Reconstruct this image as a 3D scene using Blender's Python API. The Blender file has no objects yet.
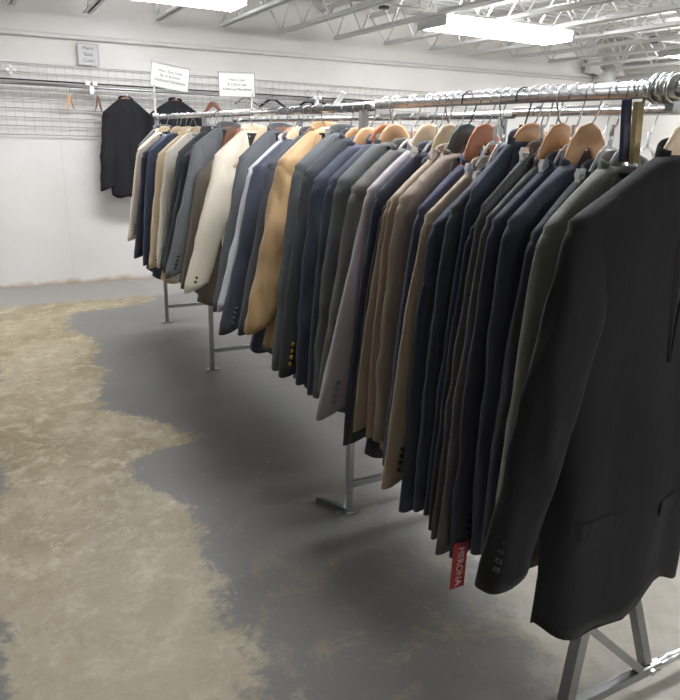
import bpy, bmesh, math, random
from mathutils import Vector, Matrix, noise
PI = math.pi
random.seed(7)
SC = bpy.context.scene
COL = SC.collection

# ---------------------------------------------------------------- materials
def srgb(h):
    h = h.lstrip('#'); out = []
    for i in (0, 2, 4):
        c = int(h[i:i+2], 16)/255
        out.append(c/12.92 if c <= .04045 else ((c+.055)/1.055)**2.4)
    return (*out, 1)
def newmat(name):
    m = bpy.data.materials.new(name); m.use_nodes = True
    nt = m.node_tree; b = nt.nodes['Principled BSDF']
    return m, nt, b
def N(nt, t, **kw):
    n = nt.nodes.new(t)
    for k, v in kw.items():
        if k in n.inputs: n.inputs[k].default_value = v
        else: setattr(n, k, v)
    return n
def L(nt, a, b): nt.links.new(a, b)
def plain(name, col, rough=.6, metal=0, bump=0, bscale=60, var=.08, **kw):
    m, nt, b = newmat(name)
    c = srgb(col)
    tc = N(nt, 'ShaderNodeTexCoord')
    nz = N(nt, 'ShaderNodeTexNoise', Scale=bscale*.3, Detail=4.0)
    L(nt, tc.outputs['Object'], nz.inputs['Vector'])
    mx = N(nt, 'ShaderNodeMix', data_type='RGBA')
    mx.inputs[6].default_value = tuple(x*(1-var) for x in c[:3])+(1,)
    mx.inputs[7].default_value = tuple(min(1, x*(1+var)) for x in c[:3])+(1,)
    L(nt, nz.outputs['Fac'], mx.inputs[0]); L(nt, mx.outputs[2], b.inputs['Base Color'])
    b.inputs['Roughness'].default_value = rough; b.inputs['Metallic'].default_value = metal
    for k, v in kw.items(): b.inputs[k.replace('_', ' ')].default_value = v
    if bump:
        n2 = N(nt, 'ShaderNodeTexNoise', Scale=bscale, Detail=5.0)
        L(nt, tc.outputs['Object'], n2.inputs['Vector'])
        bp = N(nt, 'ShaderNodeBump', Strength=bump, Distance=.004)
        L(nt, n2.outputs['Fac'], bp.inputs['Height']); L(nt, bp.outputs['Normal'], b.inputs['Normal'])
    return m
FAB = {}
def fabric(col, kind='wool'):
    key = (col, kind)
    if key in FAB: return FAB[key]
    m, nt, b = newmat('fabric_%s_%s' % (kind, col))
    c = srgb(col); lum = sum(c[:3])/3; g_ = sum(c[:3])/3
    k0 = (1.75 if lum < .045 else 1.45 if lum < .1 else 1.0) if kind != 'plain' else .8; sat = .66 if lum < .1 else .72 if (lum < .45 and kind == 'wool') else .92
    c = tuple((g_+(x-g_)*sat)*k0 for x in c[:3])+(1,)
    tc = N(nt, 'ShaderNodeTexCoord')
    nz = N(nt, 'ShaderNodeTexNoise', Scale=9.0, Detail=5.0, Roughness=.6)
    L(nt, tc.outputs['Object'], nz.inputs['Vector'])
    mx = N(nt, 'ShaderNodeMix', data_type='RGBA')
    k = .12
    mx.inputs[6].default_value = tuple(x*(1-k) for x in c[:3])+(1,)
    mx.inputs[7].default_value = tuple(min(1, x*(1+k)) for x in c[:3])+(1,)
    L(nt, nz.outputs['Fac'], mx.inputs[0])
    out = mx.outputs[2]
    fine = N(nt, 'ShaderNodeTexNoise', Scale=420.0 if kind != 'tweed' else 330.0, Detail=2.0)
    L(nt, tc.outputs['Object'], fine.inputs['Vector'])
    if kind == 'tweed':
        rp = N(nt, 'ShaderNodeValToRGB'); rp.color_ramp.elements[0].position = .5; rp.color_ramp.elements[1].position = .62
        L(nt, fine.outputs['Fac'], rp.inputs[0])
        m2 = N(nt, 'ShaderNodeMix', data_type='RGBA'); m2.inputs[7].default_value = srgb('#6b6b6a')
        L(nt, rp.outputs[0], m2.inputs[0]); L(nt, out, m2.inputs[6]); out = m2.outputs[2]
    if kind == 'stripe':
        wv = N(nt, 'ShaderNodeTexWave', Scale=28.0); wv.bands_direction = 'X'
        L(nt, tc.outputs['Object'], wv.inputs['Vector'])
        rp = N(nt, 'ShaderNodeValToRGB'); rp.color_ramp.elements[0].position = .93; rp.color_ramp.elements[1].position = .99
        L(nt, wv.outputs['Fac'], rp.inputs[0])
        m2 = N(nt, 'ShaderNodeMix', data_type='RGBA'); m2.inputs[7].default_value = srgb('#77787c')
        L(nt, rp.outputs[0], m2.inputs[0]); L(nt, out, m2.inputs[6]); out = m2.outputs[2]
    L(nt, out, b.inputs['Base Color'])
    b.inputs['Roughness'].default_value = {'silk': .42, 'satin': .5}.get(kind, .82)
    b.inputs['Specular IOR Level'].default_value = .3
    if kind not in ('silk',):
        b.inputs['Sheen Weight'].default_value = .04; b.inputs['Sheen Roughness'].default_value = .5
    bp = N(nt, 'ShaderNodeBump', Strength=.25, Distance=.001)
    L(nt, fine.outputs['Fac'], bp.inputs['Height'])
    wr = N(nt, 'ShaderNodeTexNoise', Scale=14.0, Detail=3.0, Distortion=.6)
    mp = N(nt, 'ShaderNodeMapping'); mp.inputs['Scale'].default_value = (1.6, 1.6, .35)
    L(nt, tc.outputs['Object'], mp.inputs['Vector']); L(nt, mp.outputs['Vector'], wr.inputs['Vector'])
    bp2 = N(nt, 'ShaderNodeBump', Strength=.2 if kind == 'plain' else .5, Distance=.012)
    L(nt, wr.outputs['Fac'], bp2.inputs['Height']); L(nt, bp.outputs['Normal'], bp2.inputs['Normal'])
    L(nt, bp2.outputs['Normal'], b.inputs['Normal'])
    FAB[key] = m
    return m

M = {}
M['chrome'] = plain('chrome_steel', '#e4e5e6', .24, 1.0, var=.02)
M['steel'] = plain('brushed_steel', '#a6a8a9', .33, 1.0, bump=.15, bscale=90, var=.12)
M['wire'] = plain('hook_wire', '#b9babb', .25, 1.0, var=.05)
M['blackwire'] = plain('black_wire', '#26272b', .45, .3)
M['grid'] = plain('grid_wire', '#9d9d9e', .5, .3)
M['wood'] = plain('beech_wood', '#c79b72', .42, bump=.15, bscale=60, var=.2)
M['palewood'] = plain('pale_wood', '#e3cdac', .45, bump=.1, var=.12)
M['redwood'] = plain('reddish_wood', '#b0704f', .4, bump=.1, var=.2)
M['brownwood'] = plain('brown_wood', '#7c5340', .4, bump=.1, var=.2)
M['blackplastic'] = plain('black_plastic', '#1e2022', .35)
M['tealplastic'] = plain('dark_grey_plastic', '#3b4749', .35)
M['whiteplastic'] = plain('white_plastic', '#e6e6e4', .35)
M['navyplastic'] = plain('navy_plastic', '#262c4a', .35)
M['greenplastic'] = plain('green_plastic', '#2f6b66', .35)
M['clear'] = plain('clear_plastic', '#f2f4f5', .12, var=.01, Transmission_Weight=.55, IOR=1.4)
M['clip'] = plain('clip_steel', '#dcdddf', .3, 1.0)
M['gold'] = plain('gold_metal', '#d9a94e', .28, 1.0)
M['darkbutton'] = plain('dark_button', '#1b1a1c', .35)
M['brownbutton'] = plain('brown_button', '#4c3526', .35)
M['greybutton'] = plain('grey_button', '#7d7680', .35)
M['lining'] = plain('black_lining', '#17171b', .35)
M['paper'] = plain('white_paper', '#f6f4f2', .6, var=.01)
def paper_mat():
    m, nt, b = newmat('white_paper_sheet')
    b.inputs['Base Color'].default_value = (.93, .93, .92, 1); b.inputs['Roughness'].default_value = .6
    tr = N(nt, 'ShaderNodeBsdfTranslucent'); tr.inputs['Color'].default_value = (.95, .95, .94, 1)
    mx = N(nt, 'ShaderNodeMixShader'); mx.inputs[0].default_value = .55
    tc = N(nt, 'ShaderNodeTexCoord'); nz = N(nt, 'ShaderNodeTexNoise', Scale=80.0); L(nt, tc.outputs['Object'], nz.inputs['Vector'])
    bp = N(nt, 'ShaderNodeBump', Strength=.05); L(nt, nz.outputs['Fac'], bp.inputs['Height']); L(nt, bp.outputs['Normal'], b.inputs['Normal'])
    L(nt, b.outputs[0], mx.inputs[1]); L(nt, tr.outputs[0], mx.inputs[2]); L(nt, mx.outputs[0], nt.nodes['Material Output'].inputs[0])
    return m
M['paper'] = paper_mat()
M['ink'] = plain('grey_ink', '#6d6a6c', .7)
M['rednav'] = plain('red_card', '#b0202e', .45, var=.03)
M['whiteink'] = plain('white_ink', '#f2dcd8', .5)
M['joist'] = plain('white_joist_paint', '#d8d8d6', .5, bump=.1, bscale=30)
M['pipe'] = plain('white_pipe_paint', '#d3d2ce', .5, bump=.2, bscale=30)
M['fixture'] = plain('grey_fixture_housing', '#b9bcbd', .4)
M['bluepaint'] = plain('dark_blue_clamp', '#3a4458', .5)

def emis(name, col, s):
    m, nt, b = newmat(name)
    b.inputs['Base Color'].default_value = (.9, .9, .9, 1)
    b.inputs['Emission Color'].default_value = srgb(col); b.inputs['Emission Strength'].default_value = s
    return m
M['lens'] = emis('lit_diffuser', '#fafbfd', 15.0)

def wall_mat():
    m, nt, b = newmat('white_painted_block')
    tc = N(nt, 'ShaderNodeTexCoord')
    n1 = N(nt, 'ShaderNodeTexNoise', Scale=1.3, Detail=6.0)
    L(nt, tc.outputs['Object'], n1.inputs['Vector'])
    r = N(nt, 'ShaderNodeValToRGB')
    r.color_ramp.elements[0].position = .3; r.color_ramp.elements[0].color = srgb('#d2cfcb')
    r.color_ramp.elements[1].position = .7; r.color_ramp.elements[1].color = srgb('#dedcd9')
    L(nt, n1.outputs['Fac'], r.inputs[0])
    # rusty brown dirt at the very foot of the wall
    sp = N(nt, 'ShaderNodeSeparateXYZ'); L(nt, tc.outputs['Object'], sp.inputs[0])
    n3 = N(nt, 'ShaderNodeTexNoise', Scale=5.0, Detail=6.0); L(nt, tc.outputs['Object'], n3.inputs['Vector'])
    ma = N(nt, 'ShaderNodeMath', operation='MULTIPLY_ADD'); L(nt, n3.outputs['Fac'], ma.inputs[0]); ma.inputs[1].default_value = -.16
    L(nt, sp.outputs['Z'], ma.inputs[2])
    mr = N(nt, 'ShaderNodeMapRange'); L(nt, ma.outputs[0], mr.inputs[0])
    mr.inputs[1].default_value = -.085; mr.inputs[2].default_value = -.03; mr.inputs[3].default_value = .75; mr.inputs[4].default_value = 0
    mx = N(nt, 'ShaderNodeMix', data_type='RGBA'); mx.inputs[7].default_value = srgb('#a98a68')
    L(nt, mr.outputs[0], mx.inputs[0]); L(nt, r.outputs[0], mx.inputs[6]); L(nt, mx.outputs[2], b.inputs['Base Color'])
    b.inputs['Roughness'].default_value = .55
    n2 = N(nt, 'ShaderNodeTexNoise', Scale=18.0, Detail=6.0); L(nt, tc.outputs['Object'], n2.inputs['Vector'])
    bp = N(nt, 'ShaderNodeBump', Strength=.25, Distance=.006); L(nt, n2.outputs['Fac'], bp.inputs['Height'])
    L(nt, bp.outputs['Normal'], b.inputs['Normal'])
    return m
M['wall'] = wall_mat()
M['deck'] = plain('white_ceiling_deck', '#c9c9c7', .6, bump=.2, bscale=20, var=.05)

def floor_mat():
    m, nt, b = newmat('worn_painted_concrete')
    tc = N(nt, 'ShaderNodeTexCoord')
    sp = N(nt, 'ShaderNodeSeparateXYZ'); L(nt, tc.outputs['Object'], sp.inputs[0])
    def noi(scale, det=8.0, rough=.6, dist=0., vec=None, sc=None):
        n = N(nt, 'ShaderNodeTexNoise', Scale=scale, Detail=det, Roughness=rough, Distortion=dist)
        src = tc.outputs['Object']
        if sc:
            mp = N(nt, 'ShaderNodeMapping'); mp.inputs['Scale'].default_value = sc
            mp.inputs['Rotation'].default_value = (0, 0, .9)
            L(nt, src, mp.inputs['Vector']); src = mp.outputs['Vector']
        L(nt, src, n.inputs['Vector']); return n.outputs['Fac']
    def math_(op, a, bb=None, c=None, clamp=False):
        n = N(nt, 'ShaderNodeMath', operation=op); n.use_clamp = clamp
        for i, v in enumerate((a, bb, c)):
            if v is None: continue
            if isinstance(v, (int, float)): n.inputs[i].default_value = v
            else: L(nt, v, n.inputs[i])
        return n.outputs[0]
    def ramp(f, stops):
        r = N(nt, 'ShaderNodeValToRGB'); cr = r.color_ramp
        while len(cr.elements) < len(stops): cr.elements.new(.5)
        for e, (p, c) in zip(cr.elements, stops): e.position = p; e.color = srgb(c) if isinstance(c, str) else (c, c, c, 1)
        L(nt, f, r.inputs[0]); return r.outputs[0]
    def mix(f, a, bb):
        n = N(nt, 'ShaderNodeMix', data_type='RGBA')
        L(nt, f, n.inputs[0])
        for i, v in ((6, a), (7, bb)):
            if isinstance(v, str): n.inputs[i].default_value = srgb(v)
            else: L(nt, v, n.inputs[i])
        return n.outputs[2]
    # the worn edge between bare tan concrete and the grey floor paint: x of the edge along y
    edge = [(1.35, .50), (1.56, .56), (1.72, .51), (1.99, .52), (2.42, .54), (2.64, .46), (2.86, .45), (2.97, .53), (3.03, .80), (3.2, .72), (3.53, .50), (3.66, .41), (4.27, .52), (4.42, .46), (4.89, .56), (5.47, .40), (5.8, .55), (6.0, 1.2)]
    fc = N(nt, 'ShaderNodeFloatCurve'); cm = fc.mapping; cu = cm.curves[0]
    pts = [((y-0)/7.0, (x+1)/3) for y, x in [(0, .45), (1.0, .48)]+edge]
    pts = [p for p in pts if p[0] < 1]
    cu.points[0].location = pts[0]; cu.points[1].location = (1, .75)
    for p in pts[1:]: cu.points.new(*p)
    cm.update()
    fy = math_('MULTIPLY', sp.outputs['Y'], 1/7.0, clamp=True)
    L(nt, fy, fc.inputs['Value'])
    ex = math_('MULTIPLY_ADD', fc.outputs[0], 3.0, -1.0)
    big = noi(3.2, 9, .68, .3)
    d = math_('SUBTRACT', sp.outputs['X'], ex)
    d = math_('MULTIPLY_ADD', math_('SUBTRACT', big, .5), .55, d)
    fineN = noi(22, 8, .7)
    d = math_('MULTIPLY_ADD', math_('SUBTRACT', fineN, .5), .22, d)
    d = math_('MULTIPLY_ADD', math_('SUBTRACT', noi(75, 4, .7), .5), .07, d)
    slope = math_('MULTIPLY_ADD', sp.outputs['Y'], 1.6, -.6)
    slope = math_('MINIMUM', math_('MAXIMUM', slope, 1.5), 7.0)
    pz = math_('ADD', math_('MULTIPLY', d, slope), .5)
    pz = math_('MULTIPLY_ADD', math_('SUBTRACT', noi(11, 10, .78, .6), .5), .9, pz)
    paint = ramp(pz, [(.40, 0.0), (.62, 1.0)])
    # a second, patchy remnant of paint at the far left
    e2 = math_('MULTIPLY_ADD', math_('SUBTRACT', noi(2.4, 9, .7, .4), .5), .9, math_('MULTIPLY', sp.outputs['X'], -1.0))
    p2 = ramp(math_('MULTIPLY_ADD', e2, 4.0, -.05), [(.40, 0.0), (.60, 1.0)])
    # paint has gone again under the near end of the racks
    e3 = math_('SUBTRACT', sp.outputs['X'], math_('MULTIPLY_ADD', sp.outputs['Y'], .28, 1.0))
    e3 = math_('MULTIPLY_ADD', math_('SUBTRACT', noi(3.1, 8, .7), .5), .6, e3)
    bare = ramp(math_('MULTIPLY_ADD', e3, 5.0, .5), [(.3, 0.0), (.7, 1.0)])
    tan = ramp(noi(1.7, 10, .68, .5), [(.30, '#74674b'), (.43, '#877b60'), (.55, '#978b72'), (.68, '#a69c86')])
    streak = noi(9, 10, .75, .8, sc=(1.0, 4.0, 1))
    tan = mix(ramp(noi(7, 12, .8, .3), [(.50, 0.0), (.60, .6)]), tan, '#bcb199')
    tan = mix(ramp(streak, [(.56, 0.0), (.68, .6)]), tan, '#c8bea8')
    tan = mix(ramp(noi(24, 9, .85, .8), [(.55, 0.0), (.63, .45)]), tan, '#cabfa6')
    tan = mix(ramp(noi(12, 11, .85, .6), [(.52, 0.0), (.60, .6)]), tan, '#766848')
    tan = mix(ramp(math_('MULTIPLY_ADD', sp.outputs['Y'], -.55, 1.6), [(0.0, 0.0), (.8, .6)]), tan, '#a39b8c')
    tan = mix(ramp(noi(4.5, 9, .75), [(.58, 0.0), (.72, .55)]), tan, '#8e7a4f')
    beige = ramp(noi(3.4, 9, .65), [(.3, '#827d73'), (.7, '#a29c90')])
    beige = mix(ramp(noi(14, 9, .75), [(.56, 0.0), (.64, .5)]), beige, '#716a60')
    grey = ramp(noi(1.4, 7, .55), [(.3, '#646361'), (.7, '#757472')])
    grey = mix(ramp(noi(2.7, 9, .72, .4), [(.56, 0.0), (.70, .5)]), grey, '#7d7667')
    low = ramp(math_('MULTIPLY_ADD', sp.outputs['Y'], -.7, 2.0), [(0.0, 0.0), (1.0, 1.0)])
    wear = ramp(noi(4.2, 11, .78, .5), [(.52, 0.0), (.62, .75)])
    grey = mix(math_('MULTIPLY', low, wear), grey, '#8d826c')
    grey = mix(ramp(noi(38, 3, .5), [(.70, 0.0), (.74, .5)]), grey, '#b5b2aa')
    c1 = mix(paint, tan, grey)
    c1 = mix(p2, c1, '#6f6e6a')
    c1 = mix(bare, c1, beige)
    # a greyer strip of floor along the foot of the back wall
    e4 = math_('MULTIPLY_ADD', math_('SUBTRACT', noi(4.0, 6, .6), .5), .35, sp.outputs['Y'])
    strip = ramp(math_('MULTIPLY_ADD', e4, 3.0, -18.2), [(.3, 0.0), (.7, 1.0)])
    c1 = mix(strip, c1, '#8f8c88')
    c1 = mix(ramp(noi(6.5, 6, .6), [(.74, 0.0), (.78, .6)]), c1, '#4c463e')
    L(nt, c1, b.inputs['Base Color'])
    rg = mix(paint, '#b0b0b0', '#a0a0a0')
    L(nt, rg, b.inputs['Roughness'])
    b.inputs['Specular IOR Level'].default_value = .35
    bp = N(nt, 'ShaderNodeBump', Strength=.3, Distance=.004); L(nt, noi(40, 6, .6), bp.inputs['Height'])
    L(nt, bp.outputs['Normal'], b.inputs['Normal'])
    return m
M['floor'] = floor_mat()

# ---------------------------------------------------------------- mesh helpers
class MB:
    def __init__(s): s.v = []; s.f = []
    def add(s, v, f):
        o = len(s.v); s.v += [tuple(p) for p in v]; s.f += [tuple(i+o for i in q) for q in f]
    def box(s, x0, y0, z0, x1, y1, z1):
        s.add([(x0,y0,z0),(x1,y0,z0),(x1,y1,z0),(x0,y1,z0),(x0,y0,z1),(x1,y0,z1),(x1,y1,z1),(x0,y1,z1)],
              [(0,3,2,1),(4,5,6,7),(0,1,5,4),(1,2,6,5),(2,3,7,6),(3,0,4,7)])
    def rings(s, rings, closed=False, cap=(True, True)):
        n = len(rings[0]); v = [p for r in rings for p in r]; f = []
        m = len(rings)
        for i in range(m if closed else m-1):
            j = (i+1) % m
            for k in range(n):
                l = (k+1) % n
                f.append((i*n+k, i*n+l, j*n+l, j*n+k))
        if not closed:
            if cap[0]: f.append(tuple(range(n-1, -1, -1)))
            if cap[1]: f.append(tuple((m-1)*n+k for k in range(n)))
        s.add(v, f)
    def sweep(s, path, ra, rb=None, side=(0,1,0), n=8, closed=False, p=2.0):
        # section: ra along `side`, rb in the plane of the path
        path = [Vector(q) for q in path]; m = len(path); sd = Vector(side).normalized(); R = []
        for i in range(m):
            a = path[i-1] if (i or closed) else path[i]; b = path[(i+1) % m] if (i < m-1 or closed) else path[i]
            t = (b-a).normalized(); w = t.cross(sd)
            w = w.normalized() if w.length > 1e-6 else Vector((1,0,0))
            u = w.cross(t).normalized()
            A = ra[i] if isinstance(ra, (list, tuple)) else ra
            B = A if rb is None else (rb[i] if isinstance(rb, (list, tuple)) else rb)
            r = []
            for k in range(n):
                c, q = math.cos(2*PI*k/n), math.sin(2*PI*k/n)
                c = math.copysign(abs(c)**(2/p), c); q = math.copysign(abs(q)**(2/p), q)
                r.append(path[i]+u*(A*c)+w*(B*q))
            R.append(r)
        s.rings(R, closed)
    def rod(s, a, b, r, n=10, side=None):
        a, b = Vector(a), Vector(b); t = (b-a).normalized()
        sd = Vector((0,0,1)) if abs(t.z) < .9 else Vector((0,1,0))
        s.sweep([a, b], r, None, sd, n)
    def bar(s, a, b, w, h, side=(0,1,0)):   # square section bar
        a, b = Vector(a), Vector(b); t = (b-a).normalized(); sd = Vector(side)
        q = t.cross(sd).normalized(); u = q.cross(t).normalized(); R = []
        for p in (a, b): R.append([p+u*w+q*h, p-u*w+q*h, p-u*w-q*h, p+u*w-q*h])
        s.rings(R)
    def build(s, name, mat, parent=None, smooth=False, bevel=0, loc=None):
        me = bpy.data.meshes.new(name); me.from_pydata(s.v, [], s.f); me.update()
        bm = bmesh.new(); bm.from_mesh(me); bmesh.ops.recalc_face_normals(bm, faces=bm.faces)
        if bevel: bmesh.ops.bevel(bm, geom=bm.edges[:], offset=bevel, segments=2, affect='EDGES', profile=.6)
        bm.to_mesh(me); bm.free()
        if smooth:
            for p in me.polygons: p.use_smooth = True
        me.materials.append(mat)
        o = bpy.data.objects.new(name, me); COL.objects.link(o)
        if parent: o.parent = parent
        if loc: o.location = loc
        return o
def tag(o, label=None, cat=None, group=None, kind=None):
    if label: o['label'] = label
    if cat: o['category'] = cat
    if group: o['group'] = group
    if kind: o['kind'] = kind
    return o
def empty(name, loc, label, cat, group=None, rz=0):
    o = bpy.data.objects.new(name, None); COL.objects.link(o); o.location = loc; o.rotation_euler.z = rz
    o.empty_display_size = .05
    return tag(o, label, cat, group)
def lerp(a, b, t): return a+(b-a)*t
def interp(x, P):
    if x <= P[0][0]: return P[0][1]
    for (a, u), (b, v) in zip(P, P[1:]):
        if x <= b: return lerp(u, v, (x-a)/(b-a))
    return P[-1][1]
def text_obj(name, body, size, mat, parent, loc, rot, align='CENTER', ext=.0006):
    cu = bpy.data.curves.new(name, 'FONT'); cu.body = body; cu.size = size; cu.align_x = align; cu.align_y = 'CENTER'
    cu.extrude = ext; cu.resolution_u = 3; cu.space_line = 1.25
    t = bpy.data.objects.new(name+'_tmp', cu); COL.objects.link(t)
    me = bpy.data.meshes.new_from_object(t.evaluated_get(bpy.context.evaluated_depsgraph_get()))
    bpy.data.objects.remove(t); bpy.data.curves.remove(cu)
    me.materials.clear(); me.materials.append(mat)
    o = bpy.data.objects.new(name, me); COL.objects.link(o); o.parent = parent
    o.location = loc; o.rotation_euler = rot
    return o

# ---------------------------------------------------------------- camera (height 1.5 m, pitched 18 deg down, slight roll)
R = ((0.88622657, -0.11736746, 0.44813765), (-0.46220978, -0.28888111, 0.83839718), (0.03105796, -0.95014345, -0.3102625))
mw = Matrix([[r[0], -r[1], -r[2], 0] for r in R]+[[0, 0, 0, 1]])
cam = bpy.data.cameras.new('camera'); co = bpy.data.objects.new('camera', cam); COL.objects.link(co)
mw.translation = Vector((0, 0, 1.5)); co.matrix_world = mw
cam.sensor_fit = 'HORIZONTAL'; cam.sensor_width = 36; cam.lens = 36*653/680; cam.clip_start = .02
SC.camera = co

# ---------------------------------------------------------------- room
XL, XR, YB, YN, ZC = -6.0, 8.0, 7.03, -6.5, 2.86
def struct(name, mb, mat, **k): return tag(mb.build(name, mat, **k), kind='structure')
m = MB(); m.box(XL-.1, YN-.1, -.1, XR+.1, YB+.1, 0); struct('floor', m, M['floor'])
m = MB(); m.box(XL-.1, YB, 0, XR+.1, YB+.12, ZC+.1); struct('wall_back', m, M['wall'])
m = MB(); m.box(XR, YN, 0, XR+.12, YB, ZC+.1); struct('wall_right', m, M['wall'])
m = MB(); m.box(XL-.12, YN, 0, XL, YB, ZC+.1); struct('wall_left', m, M['wall'])
m = MB(); m.box(XL-.1, YN-.12, 0, XR+.1, YN, ZC+.1); struct('wall_near', m, M['wall'])
# corrugated deck, ribs along x
m = MB(); prof = []; y = YN-.1
while y < YB+.1:
    for dy, z in ((0, 0), (.09, 0), (.105, .035), (.135, .035), (.15, 0)): prof.append((y+dy, ZC+z))
    y += .152
a = [(XL-.1, p[0], p[1]) for p in prof]; b = [(XR+.1, p[0], p[1]) for p in prof]; n = len(prof)
m.add(a+b, [(i, i+1, n+i+1, n+i) for i in range(n-1)])
m.box(XL-.1, YN-.1, ZC+.04, XR+.1, YB+.1, ZC+.1)
struct('ceiling', m, M['deck'])
# joint strip in the back wall below the grid, and the thin pipe above the grid
m = MB(); m.box(.66, YB-.006, 0, .672, YB, 1.42); struct('trim_1', m, M['wall'])
m = MB(); m.rod((XL, YB-.03, 2.235-.0), (7.75, YB-.03, 2.355), .022, 12)
m.rod((7.75, YB-.03, 2.355), (7.75, YB-.03, 2.2), .03, 12)
o = m.build('wall_conduit', M['pipe'], smooth=True); tag(o, 'thin white conduit running along the back wall above the wire grid', 'conduit')
r = empty('supply_pipe', (7.75, YB-.02, 0), 'thick white painted pipe with elbow and valve at the right end of the back wall', 'pipe')
m = MB(); m.rod((.08, -.35, 2.5), (.08, -9.0, 2.5), .085, 14); m.build('pipe_run', M['pipe'], r, smooth=True)
m = MB(); m.sweep([(.08, -.3, 2.5), (.06, -.2, 2.5), (0, -.12, 2.47), (-.08, -.1, 2.4), (-.1, -.1, 2.3)], [.1, .1, .09, .085, .08], None, (1, .3, .2), 12)
m.build('elbow', M['pipe'], r, smooth=True)
m = MB(); m.rod((-.36, -.12, 2.62), (-.36, -.12, 2.42), .1, 12); m.rod((-.36, -.12, 2.48), (-.1, -.12, 2.42), .05, 12)
m.rod((-.16, -.3, 2.36), (-.16, -.02, 2.36), .07, 12); m.build('valve', M['pipe'], r, smooth=True)

# ceiling joists along y
ordn = ['first', 'second', 'third', 'fourth', 'fifth', 'sixth', 'seventh', 'eighth', 'ninth', 'tenth', 'eleventh', 'twelfth', 'thirteenth', 'fourteenth']
JX = [-5.8, -5.2, -4.6, -4.0, -3.4, -2.77, -2.15, -1.54, -.93, -.31, .34, .95, 1.56, 2.16, 2.77, 3.39, 4.0, 4.6, 5.2, 5.8, 6.4, 7.0, 7.6]
for k, x in enumerate(JX):
    if k >= 11: lab = 'white open-web steel ceiling joist, the %s in view counted from the left' % ordn[k-11]
    else: lab = 'white open-web steel ceiling joist, the %s beyond the left edge of the view' % ordn[10-k]
    r = empty('ceiling_joist', (x, YB, 2.46), lab, 'joist', 'white open-web ceiling joists')
    y0, y1 = YN-YB, 0
    m = MB()
    for s in (-1, 1):
        m.box(min(s*.005, s*.04), y0, 0, max(s*.005, s*.04), y1-.35, .005); m.box(min(s*.005, s*.01), y0, 0, max(s*.005, s*.01), y1-.35, .035)
    m.build('bottom_chord', M['joist'], r)
    m = MB()
    for s in (-1, 1): m.box(min(s*.005, s*.04), y0, .33, max(s*.005, s*.04), y1, .34); m.box(min(s*.005, s*.01), y0, .3, max(s*.005, s*.01), y1, .33)
    m.build('top_chord', M['joist'], r)
    m = MB(); yy = y1-.02; up = True
    pts = [(0, yy, .32), (0, -.38, .015)]; yy = -.38
    while yy > y0+.3:
        yy -= .27; pts.append((0, yy, .32 if up else .015)); up = not up
    for a, b in zip(pts, pts[1:]): m.rod(a, b, .009, 6)
    m.build('web', M['joist'], r, smooth=True)
# bridging line across the joists with clamps
r = empty('ceiling_conduit', (0, 5.25, 2.49), 'thin white bridging rod with dark clamps crossing the joists near the lights', 'conduit')
m = MB(); m.rod((XL, 0, 0), (7.2, -.55, .0), .012, 8); m.rod((XL, .03, .28), (7.2, -.52, .28), .01, 8); m.build('rod', M['pipe'], r, smooth=True)
for x in (2.91, 5.9, .9):
    m = MB(); yy = -.55*(x-XL)/(XR-XL); m.box(x-.03, yy-.03, -.03, x+.03, yy+.03, .03); m.build('clamp', M['bluepaint'], r, bevel=.006)

# fluorescent fixtures
def fixture(x0, y0, wx, label, wy=.40, z=2.40):
    r = empty('ceiling_light', (x0+wx/2, y0+wy/2, z), label, 'light', 'fluorescent ceiling lights')
    hx, hy = wx/2, wy/2
    m = MB(); m.box(-hx, -hy*.55, .085, hx, hy*.55, .12); m.build('housing', M['fixture'], r, bevel=.004)
    m = MB(); R = []
    for x in (-hx+.02, hx-.02): R.append([(x, -hy, .084), (x, -hy, .03), (x, -hy*.8, .004), (x, 0, 0), (x, hy*.8, .004), (x, hy, .03), (x, hy, .084)])
    m.rings(R); m.build('diffuser', M['lens'], r)
    for s in (-1, 1):
        m = MB(); a, b = sorted((s*(hx-.019), s*hx)); m.box(a, -hy-.002, 0.0, b, hy+.002, .088)
        m.build('end_cap', M['fixture'], r)
    return r
fixture(3.48, 4.87, 1.45, 'long glowing fluorescent ceiling light right of centre, above the middle of the rack')
fixture(.60, 5.08, 1.26, 'glowing fluorescent ceiling light at the top left, cut by the photo edge')
fixture(6.4, 4.7, 1.3, 'fluorescent ceiling light out of view over the right side of the room')
fixture(-2.4, 5.2, 1.3, 'fluorescent ceiling light out of view over the far left of the room')
fixture(.75, 1.7, 1.3, 'fluorescent ceiling light out of view above the near end of the rack')
fixture(3.65, 1.7, 1.3, 'fluorescent ceiling light out of view to the right of the near rack')
fixture(.75, -1.9, 1.3, 'fluorescent ceiling light out of view behind the camera')
fixture(3.65, -1.9, 1.3, 'fluorescent ceiling light out of view behind the camera to the right')

# ---------------------------------------------------------------- back wall: grid panels, rod, brackets
def grid_panel(x0, x1, label):
    r = empty('wire_grid_panel', (x0, YB-.05, 1.43), label, 'grid panel', 'wire grid panels on the back wall')
    w = x1-x0-.01; m = MB(); z = 0
    while z < .62: m.rod((0, 0, z), (w, 0, z), .0042, 6); z += .0765
    m.build('horizontal_wires', M['grid'], r)
    m = MB(); x = 0
    while x < w+.001: m.rod((x, .006, 0), (x, .006, .612), .0013, 5); x += w/16
    m.build('vertical_wires', M['grid'], r)
for i, nm in enumerate(['leftmost wire grid panel beyond the left photo edge', 'wire grid panel at the left with the empty hangers in front', 'wire grid panel behind the two black coats', 'wire grid panel behind the price sign on the rear rail', 'wire grid panel with the dark blue hangers before it', 'wire grid panel at the far right end of the row']):
    grid_panel(-1.3+1.22*i, -1.3+1.22*(i+1), nm)
r = empty('wall_rod', (-1.3, 6.8, 1.86), 'long dark double hanging rod mounted in front of the wall grid', 'clothes rod')
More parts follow.
